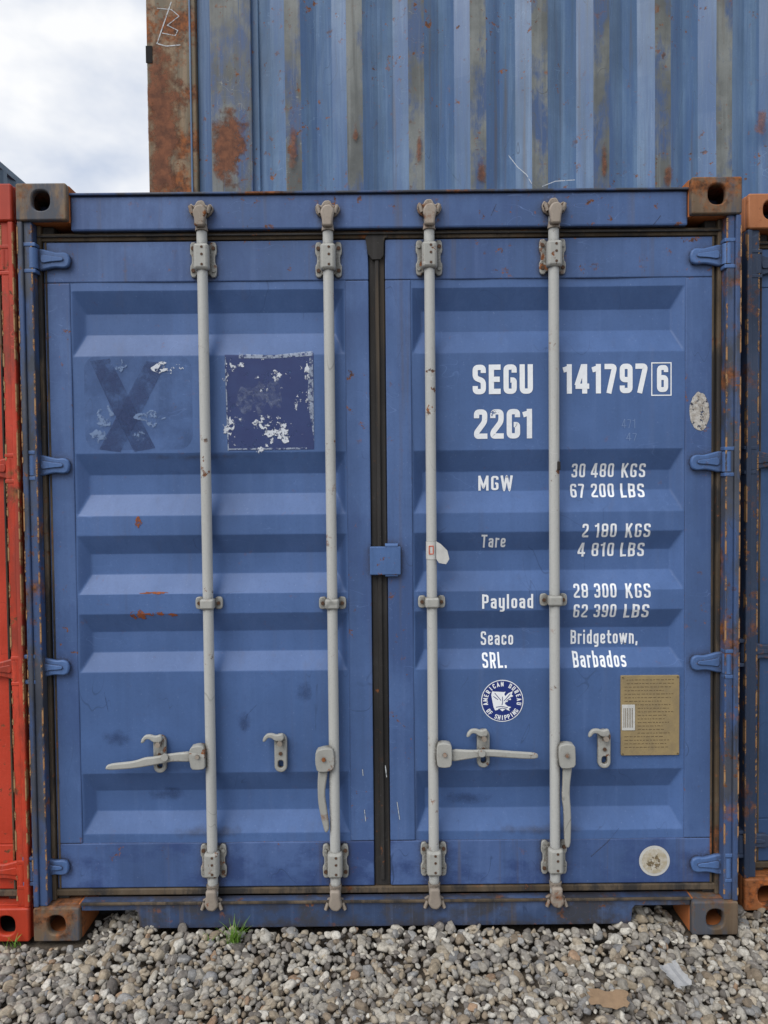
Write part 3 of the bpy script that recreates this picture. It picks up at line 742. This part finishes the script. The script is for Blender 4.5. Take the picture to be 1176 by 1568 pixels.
# soft ragged stains on the pressed panels
_k = 0
def stainpx(u, v, a, b, c, c2, amax=.6, hard=.12, sc=9):
    global _k; _k += 1
    x, z = M(u, v, YP); a /= 447; b /= 447
    mt_ = stain_mat("stain_%d" % _k, c, c2, (x, YD, z), (a, 10, b), sc, hard, amax, _k)
    pts = rrect(x-a*1.4, x+a*1.4, z-b*1.4, z+b*1.4, .001, 1)
    conform("stain", pts, [list(range(len(pts)))], mt_, .0007)
TB, TB2 = lin((58, 80, 124)), lin((52, 72, 116))
DR, DR2 = lin((92, 84, 76)), lin((74, 66, 58))
for u, v, a, b in ((466, 1060, 26, 26), (250, 1222, 60, 18), (375, 1110, 18, 34), (720, 1228, 60, 16), (180, 1130, 34, 20)): stainpx(u, v, a, b, TB, TB2, amax=.42, hard=.28, sc=14)
for u, v, a, b in ((320, 1275, 120, 14), (830, 1270, 120, 12), (300, 700, 160, 8)): stainpx(u, v, a, b, DR, DR2, amax=.25, hard=.3, sc=18)
mRS = simple("rust_spots", lin((150, 84, 48)), .8, .5, 40, flake=(.46, .52, 45, 4))
for i, (u, v, a, b) in enumerate(((212,942,12,8),(240,940,18,3),(262,942,8,3),(212,800,5,8),(236,908,22,2))): blobpx("rust_spot", u, v, a, b, i+3, mRS, .0013, .5)
def scrape(name, pts, th_, mat, y=None):
    pp = [M(u, v, YP if y is None else y) for u, v in pts]
    v, f = ribbon(pp, False, th_)
    if y is None: conform(name, v, f, mat, .0016)
    else: from_py(name, [(a, y, b) for a, b in v], f, mat)
for pts in ([(372,1118),(378,1095),(394,1078)], [(160,1060),(166,1090)]): scrape("paint_scrape", pts, .0025, mTouch)
for pts in ([(555,1178),(556,1188)], [(558,1240),(560,1258)], [(608,1228),(612,1255)]): scrape("paint_scrape", pts, .002, mChalk, YD-.0016)
for pts in ([(905,1312),(930,1290),(948,1268)], [(760,312),(752,330)], [(1000,345),(1012,330)]): scrape("paint_scrape", pts, .0018, mTouch, YD-.0016 if pts[0][1] > 1000 else .0275)
scrape("gasket_scrape", [(590,1172),(592,1190)], .003, mChalk, .0490)

# ================================================================== neighbours
mRed = paint("red_paint", lin((190, 62, 38)), rust=0.05, chips=.7, var=.3, seed=21)
mRedP = paint("red_paint_post", lin((194, 64, 38)), rust=0.17, chips=.9, var=.4, seed=22, alt=lin((150, 60, 44)), altamt=.2)
redm = dict(cast=mRedP, castin=mDark, frame=mRed, post=mRedP, post2=mRedP, gask=mRubber, gask2=mRubberR, low=mRed, low2=mRed, panel=mRed, hinge=mRedP)
root("shipping_container.001", (-2.452, 0.0, 0))
body(6.058, W, H, [mRed], mRed, mRedP, mRedP, door=True)
door_end(redm)
mB2 = paint("dark_blue_paint", lin((60, 88, 128)), rust=.08, chips=.8, var=.4, seed=25)
mB2P = paint("dark_blue_post", lin((58, 72, 96)), rust=.34, chips=.9, var=.4, seed=26)
mC2 = paint("orange_rust_casting", lin((172, 108, 64)), rust=.36, chips=.9, var=.4, seed=27, rustcol=lin((186, 104, 50)))
bm2 = dict(cast=mC2, castin=mCastIn, frame=mB2, post=mB2P, post2=mB2P, gask=mRubber, gask2=mRubberR, low=mB2, low2=mB2, panel=mB2, hinge=mB2P)
root("shipping_container.002", (2.530, 0.14, 0))
body(6.058, W, H, [mB2], mB2, mB2P, mC2, door=True)
door_end(bm2)

# upper container, long side facing the yard
mU1 = paint("faded_blue_paint", lin((94, 122, 152)), rust=.06, chips=.9, var=.45, seed=31, streak=.7, scratch=.9, rough=.36, alt=lin((74, 104, 144)), altamt=.4, altmap=(10, 10, .8), altsoft=.10, runs=.5)
mU2 = paint("worn_rib_paint", lin((116, 119, 114)), rust=.14, chips=1.0, var=.8, seed=33, streak=.8, scratch=.9, rough=.42, alt=lin((70, 92, 128)), altamt=.2, altmap=(7, 7, 3.2), altsoft=.06, runs=.9)
mU3 = paint("rusty_post_paint", lin((126, 104, 72)), rust=.47, chips=1.0, var=.6, seed=35, streak=.9, rustcol=lin((150, 90, 46)), alt=lin((104, 94, 72)), altamt=.5, altmap=(12, 12, 2.0), runs=.8)
YU = .84
xl = M(224, 150, YU)[0]
xph = M(415, 150, YU+.036)[0]-xl
root("shipping_container.003", (xl, YU+W/2, H), -math.pi/2)
body(6.058, W, H, [mU1, mU2], mU1, mU3, mU3, door=False, phase=xph, postw=.225)
w = W/2
ya = M(322, 150, YU)[0]-xl; yb = M(385, 150, YU)[0]-xl
box("flat_panel", w-.03, w-.008, ya, yb, .17, H-.105, mU2, .004)
box("flat_panel_channel", w-.045, w-.0305, .2255, yb+.03, .17, H-.105, mU1, .003)
zl = M(228, 82, YU)[1]-H
box("post_slot", w-.004, w-.001, .001, .030, zl-.04, zl+.035, mDark, 0)
box("post_weld_seam", w-.004, w+.001, .196, .204, .12, H-.12, mU1, .002)
def upper_stain(u, v, a, b, amax, hard, sc, dx, y0c=None, y1c=None):
    global _k; _k += 1
    x, z = M(u, v, YU); yl = x-xl; zl_ = z-H
    mt_ = stain_mat("upper_stain_%d" % _k, lin((140, 88, 58)), lin((100, 62, 42)), (w, yl, zl_), (10, a, b), sc, hard, amax, _k)
    ya_, yb_ = yl-a*1.4, yl+a*1.4
    if y0c is not None: ya_ = max(ya_, y0c)
    if y1c is not None: yb_ = min(yb_, y1c)
    from_py("rust_stain", [(w+dx, ya_, zl_-b*1.4), (w+dx, yb_, zl_-b*1.4), (w+dx, yb_, zl_+b*1.4), (w+dx, ya_, zl_+b*1.4)], [(0, 1, 2, 3)], mt_)
upper_stain(348, 225, .15, .26, .85, .16, 12, -.0068, ya+.003, yb-.003)
upper_stain(250, 190, .14, .55, .85, .14, 10, -.0032, .004, .222)
for i, (u, v, a, b) in enumerate(((449,220,.03,.20),(642,225,.022,.14),(738,265,.03,.08),(925,250,.02,.12),(1022,270,.03,.08),(545,205,.02,.08),(1165,190,.04,.10))):
    upper_stain(u, v, a, b, .7, .18, 18, .0035)
def upper_local(pts, dx): return [(w+dx, x-xl, z-H) for x, z in pts]
def upper_line(name, px, th_, dx, mat):
    v, f = ribbon([M(a, b, YU) for a, b in px], False, th_)
    from_py(name, upper_local(v, dx), f, mat)
upper_line("chalk_mark", [(262,2),(240,66),(254,70),(276,68)], .005, -.0028, mChalk)
upper_line("chalk_mark", [(240,12),(262,14),(274,24),(256,38),(272,46),(268,54),(248,50)], .0035, -.0026, mChalk)
upper_line("white_scrape", [(778,238),(792,256),(806,268),(814,282)], .0035, .004, mChalk)
upper_line("white_scrape", [(830,286),(850,278),(880,276)], .003, .004, mChalk)

mT = paint("grey_teal_paint", lin((84, 106, 122)), rust=.04, chips=.5, var=.3, seed=41)
for k in (0, 1):
    root("shipping_container.%03d" % (4+k), (-4.1-W/2, 2.2, H*k), 0)
    body(12.19, W, H, [mT], mT, mT, mT, door=False, phase=.1)

# ================================================================== ground + gravel
ROOT = None
mt, p, n = newmat("packed_grit")
col = n.mix(n.ramp(n.noise(14, 6, .7), .35, .65), lin((98, 88, 74)), lin((66, 58, 50)))
n.link(col, p.inputs['Base Color']); p.inputs['Roughness'].default_value = .95
n.link(n.bump(n.noise(60, 5, .7), .6, .01), p.inputs['Normal'])
from_py("ground", [(-400, -400, -.02), (400, -400, -.02), (400, 400, -.02), (-400, 400, -.02)], [(0, 1, 2, 3)], mt, par=False)

def stone_variants(sub, cnt):
    out = []
    for i in range(cnt):
        bm = bmesh.new(); bmesh.ops.create_icosphere(bm, subdivisions=sub, radius=1)
        V = np.array([v.co[:] for v in bm.verts]); Fc = np.array([[v.index for v in f.verts] for f in bm.faces]); bm.free()
        for _ in range(8):
            nn = np.random.randn(3); nn /= np.linalg.norm(nn); d = np.random.uniform(.58, .9)
            q = V@nn-d; q[q < 0] = 0; V = V-np.outer(q, nn)*.88
        ph = np.random.rand(6)*6
        V *= (1+.06*np.sin(V[:, :1]*5+ph[0])*np.sin(V[:, 1:2]*4+ph[1])+.04*np.sin(V[:, 2:3]*6+ph[2]))
        V *= np.array([1.15, np.random.uniform(.72, 1.0), np.random.uniform(.5, .78)])
        out.append((V, Fc))
    return out
pal = np.array([lin(c) for c in ((162,156,144),(138,133,125),(180,173,158),(118,112,105),(208,203,190),(160,145,121),(133,117,96),(104,98,92),(175,162,140),(146,146,144),(194,188,175),(162,130,100),(124,125,126))])
pal = pal*.85+pal.mean(0)*.15
pw = np.array([.15,.13,.14,.09,.08,.09,.07,.06,.09,.06,.07,.015,.03]); pw = pw/pw.sum()
def gh(x, y):
    g = np.zeros_like(x)
    mid = np.clip((1.02-np.abs(x))/.12, 0, 1)
    near = np.clip((y+.20)/.20, 0, 1)
    g += .036*mid*near - .002
    g += .006*np.sin(3.1*x+1)*np.sin(2.3*y)+.004*np.sin(7*x+4*y)
    return g
def gravel_cells(x0, x1, y0, y1, sp, rmin, rmax, variants, excl=None):
    gx, gy = np.meshgrid(np.arange(x0, x1, sp), np.arange(y0, y1, sp))
    x = gx.ravel()+np.random.uniform(-.5, .5, gx.size)*sp; y = gy.ravel()+np.random.uniform(-.5, .5, gx.size)*sp
    r = rmin+(rmax-rmin)*np.random.rand(x.size)**1.5
    z = gh(x, y)-r*.15+np.random.uniform(-.010, .006, x.size)
    keep = np.ones(x.size, bool)
    for cx in (-1.139, 1.139, -3.59, -1.313):
        keep &= ~((np.abs(x-cx) < .095) & (y > -.018))
    if excl is not None: keep &= ~excl(x, y)
    keep &= ~((y > .002) & (y < .062) & (np.abs(x) < .80))
    x, y, z, r = x[keep], y[keep], z[keep], r[keep]
    Vs = []; Fs = []; Cs = []; off = 0
    var = np.random.randint(0, len(variants), x.size)
    cols = pal[np.random.choice(len(pal), x.size, p=pw)]*np.random.uniform(.75, 1.15, (x.size, 1))
    for k, (V, Fc) in enumerate(variants):
        idx = np.where(var == k)[0]
        if not len(idx): continue
        n_ = len(idx)
        a = np.random.rand(n_)*6.283; tx = np.random.randn(n_)*.45; ty = np.random.randn(n_)*.45
        ca, sa = np.cos(a), np.sin(a); cx, sx = np.cos(tx), np.sin(tx); cy, sy = np.cos(ty), np.sin(ty)
        Rz = np.zeros((n_, 3, 3)); Rz[:, 0, 0] = ca; Rz[:, 0, 1] = -sa; Rz[:, 1, 0] = sa; Rz[:, 1, 1] = ca; Rz[:, 2, 2] = 1
        Rx = np.zeros((n_, 3, 3)); Rx[:, 0, 0] = 1; Rx[:, 1, 1] = cx; Rx[:, 1, 2] = -sx; Rx[:, 2, 1] = sx; Rx[:, 2, 2] = cx
        Ry = np.zeros((n_, 3, 3)); Ry[:, 1, 1] = 1; Ry[:, 0, 0] = cy; Ry[:, 0, 2] = sy; Ry[:, 2, 0] = -sy; Ry[:, 2, 2] = cy
        Rm = Rx@Ry@Rz
        P3 = np.einsum('nij,vj->nvi', Rm, V)*r[idx][:, None, None]+np.stack([x[idx], y[idx], z[idx]], 1)[:, None, :]
        Vs.append(P3.reshape(-1, 3)); nv = len(V)
        Fs.append((Fc[None]+(off+np.arange(n_)*nv)[:, None, None]).reshape(-1, 3)); off += n_*nv
        Cs.append(np.repeat(cols[idx], nv, 0))
    return np.concatenate(Vs), np.concatenate(Fs), np.concatenate(Cs)
hi = stone_variants(3, 18); lo = stone_variants(2, 10); vl = stone_variants(1, 8)
parts = [gravel_cells(-1.7, 1.7, -.56, .14, .028, .011, .025, hi),
         gravel_cells(-1.7, 1.7, -.56, .14, .022, .007, .015, lo),
         gravel_cells(-2.4, 2.4, -1.8, -.56, .036, .016, .028, lo),
         gravel_cells(-6, 6, -5, .0, .055, .025, .04, vl, excl=lambda x, y: ((np.abs(x) < 1.7) & (y > -.56)) | ((np.abs(x) < 2.4) & (y > -1.8)))]
off = 0; V_ = []; F_ = []; C_ = []
for a, b, c in parts:
    V_.append(a); F_.append(b+off); C_.append(c); off += len(a)
V_ = np.concatenate(V_); F_ = np.concatenate(F_); C_ = np.concatenate(C_)
me = bpy.data.meshes.new("gravel")
me.vertices.add(len(V_)); me.vertices.foreach_set('co', V_.astype(np.float32).ravel())
me.loops.add(len(F_)*3); me.loops.foreach_set('vertex_index', F_.astype(np.int32).ravel())
me.polygons.add(len(F_)); me.polygons.foreach_set('loop_start', (np.arange(len(F_))*3).astype(np.int32))
me.update(calc_edges=True)
ca = me.color_attributes.new('col', 'FLOAT_COLOR', 'POINT')
ca.data.foreach_set('color', np.concatenate([C_, np.ones((len(C_), 1))], 1).astype(np.float32).ravel())
mt, p, n = newmat("gravel_stone")
at = n.n.new('ShaderNodeAttribute'); at.attribute_name = 'col'
gn = n.noise(110, 4, .65)
c1 = n.mix(n.math('MULTIPLY', n.ramp(gn, .45, .7), .5), at.outputs['Color'], lin((78, 70, 60)))
c1 = n.mix(n.math('MULTIPLY', n.ramp(gn, .40, .28), .35), c1, lin((225, 218, 205)))
n.link(c1, p.inputs['Base Color']); p.inputs['Roughness'].default_value = .85
n.link(n.bump(gn, .35, .003), p.inputs['Normal'])
add("gravel", me, mt, smooth=True, par=False)

mg = simple("grass_blade", lin((112, 150, 52)), .6, .5, 60, c2=lin((66, 100, 32)))
def tuft(name, x, y, z, n_, h):
    vs = []; fs = []
    for i in range(n_):
        a = random.random()*6.28; sp = random.uniform(.2, 1.1); hh = h*random.uniform(.5, 1.1)
        bx = x+random.gauss(0, .011); by = y+random.gauss(0, .008); wv = random.uniform(.0016, .003)
        dx, dy = math.cos(a), math.sin(a); o = len(vs)
        for k in range(5):
            t = k/4; px = bx+dx*hh*sp*t*t*.8; py = by+dy*hh*sp*t*t*.8; pz = z+hh*(t-.25*t*t*sp)
            ww = wv*(1-t*.9); vs += [(px-dy*ww, py+dx*ww, pz), (px+dy*ww, py-dx*ww, pz)]
        for k in range(4): fs.append((o+2*k, o+2*k+1, o+2*k+3, o+2*k+2))
    from_py(name, vs, fs, mg, smooth=True, par=False)
tuft("grass_tuft", -.51, -.06, .02, 80, .085)
tuft("grass_tuft.001", -1.27, -.03, .0, 14, .05)
tuft("grass_tuft.002", -.60, -.05, .01, 12, .05)
def scrap(name, cx, cy, z, w_, d_, mat, sd, rot):
    rr = random.Random(sd); n_ = 9; vs = []
    for j in range(n_):
        for i in range(n_):
            e = 1 if i in (0, n_-1) or j in (0, n_-1) else 0
            a = (i/(n_-1)-.5)*w_+e*rr.uniform(-.006, .006); b = (j/(n_-1)-.5)*d_+e*rr.uniform(-.006, .006)
            c, s = math.cos(rot), math.sin(rot)
            vs.append((cx+a*c-b*s, cy+a*s+b*c, z+.003*math.sin(i*1.3+sd)+.010*(abs(i-3)/6)+.014*(j/(n_-1))))
    fs = [(j*n_+i, j*n_+i+1, (j+1)*n_+i+1, (j+1)*n_+i) for j in range(n_-1) for i in range(n_-1)]
    ob = from_py(name, vs, fs, mat, smooth=False, par=False); s_ = ob.modifiers.new('s', 'SOLIDIFY'); s_.thickness = .0015
scrap("plastic_scrap", .90, -.245, .026, .055, .085, simple("grey_plastic", lin((170, 170, 168)), .45, .4, 60), 3, .25)
scrap("cardboard_scrap", .66, -.345, .024, .11, .05, simple("brown_cardboard", lin((150, 124, 96)), .9, .5, 40), 5, -.15)

# ================================================================== sky + sun
wd = bpy.data.worlds.new("World"); scene.world = wd; wd.use_nodes = True
nt = wd.node_tree; nt.nodes.clear()
sdir = Vector((-.46, -.50, .74)).normalized()
sky = nt.nodes.new('ShaderNodeTexSky'); sky.sky_type = 'NISHITA'; sky.sun_disc = False
sky.sun_elevation = math.asin(sdir.z); sky.sun_rotation = math.atan2(sdir.x, sdir.y) % (2*math.pi)
bg1 = nt.nodes.new('ShaderNodeBackground'); bg1.inputs[1].default_value = .12
nt.links.new(sky.outputs[0], bg1.inputs[0])
tc = nt.nodes.new('ShaderNodeTexCoord'); mp = nt.nodes.new('ShaderNodeMapping'); mp.inputs['Scale'].default_value = (1, 1, 1.8)
mp.inputs['Location'].default_value = (.4, .2, .1)
nt.links.new(tc.outputs['Generated'], mp.inputs[0])
ns = nt.nodes.new('ShaderNodeTexNoise'); ns.inputs['Scale'].default_value = 4.6; ns.inputs['Detail'].default_value = 5; ns.inputs['Roughness'].default_value = .5
nt.links.new(mp.outputs[0], ns.inputs['Vector'])
cr = nt.nodes.new('ShaderNodeValToRGB')
cr.color_ramp.elements[0].position = .44; cr.color_ramp.elements[0].color = (*lin((200, 210, 228)), 1)
cr.color_ramp.elements[1].position = .68; cr.color_ramp.elements[1].color = (1.0, 1.0, 1.0, 1)
nt.links.new(ns.outputs['Fac'], cr.inputs[0])
bg2 = nt.nodes.new('ShaderNodeBackground'); bg2.inputs[1].default_value = 1.1
nt.links.new(cr.outputs[0], bg2.inputs[0])
mx = nt.nodes.new('ShaderNodeMixShader'); mx.inputs[0].default_value = .88
nt.links.new(bg1.outputs[0], mx.inputs[1]); nt.links.new(bg2.outputs[0], mx.inputs[2])
wo = nt.nodes.new('ShaderNodeOutputWorld'); nt.links.new(mx.outputs[0], wo.inputs[0])
sl = bpy.data.lights.new("sun", 'SUN'); sl.energy = 2.1; sl.angle = math.radians(40); sl.color = (1, .965, .93)
so = bpy.data.objects.new("sun", sl); scene.collection.objects.link(so)
so.rotation_euler = (-sdir).to_track_quat('-Z', 'Y').to_euler(); so.location = sdir*20
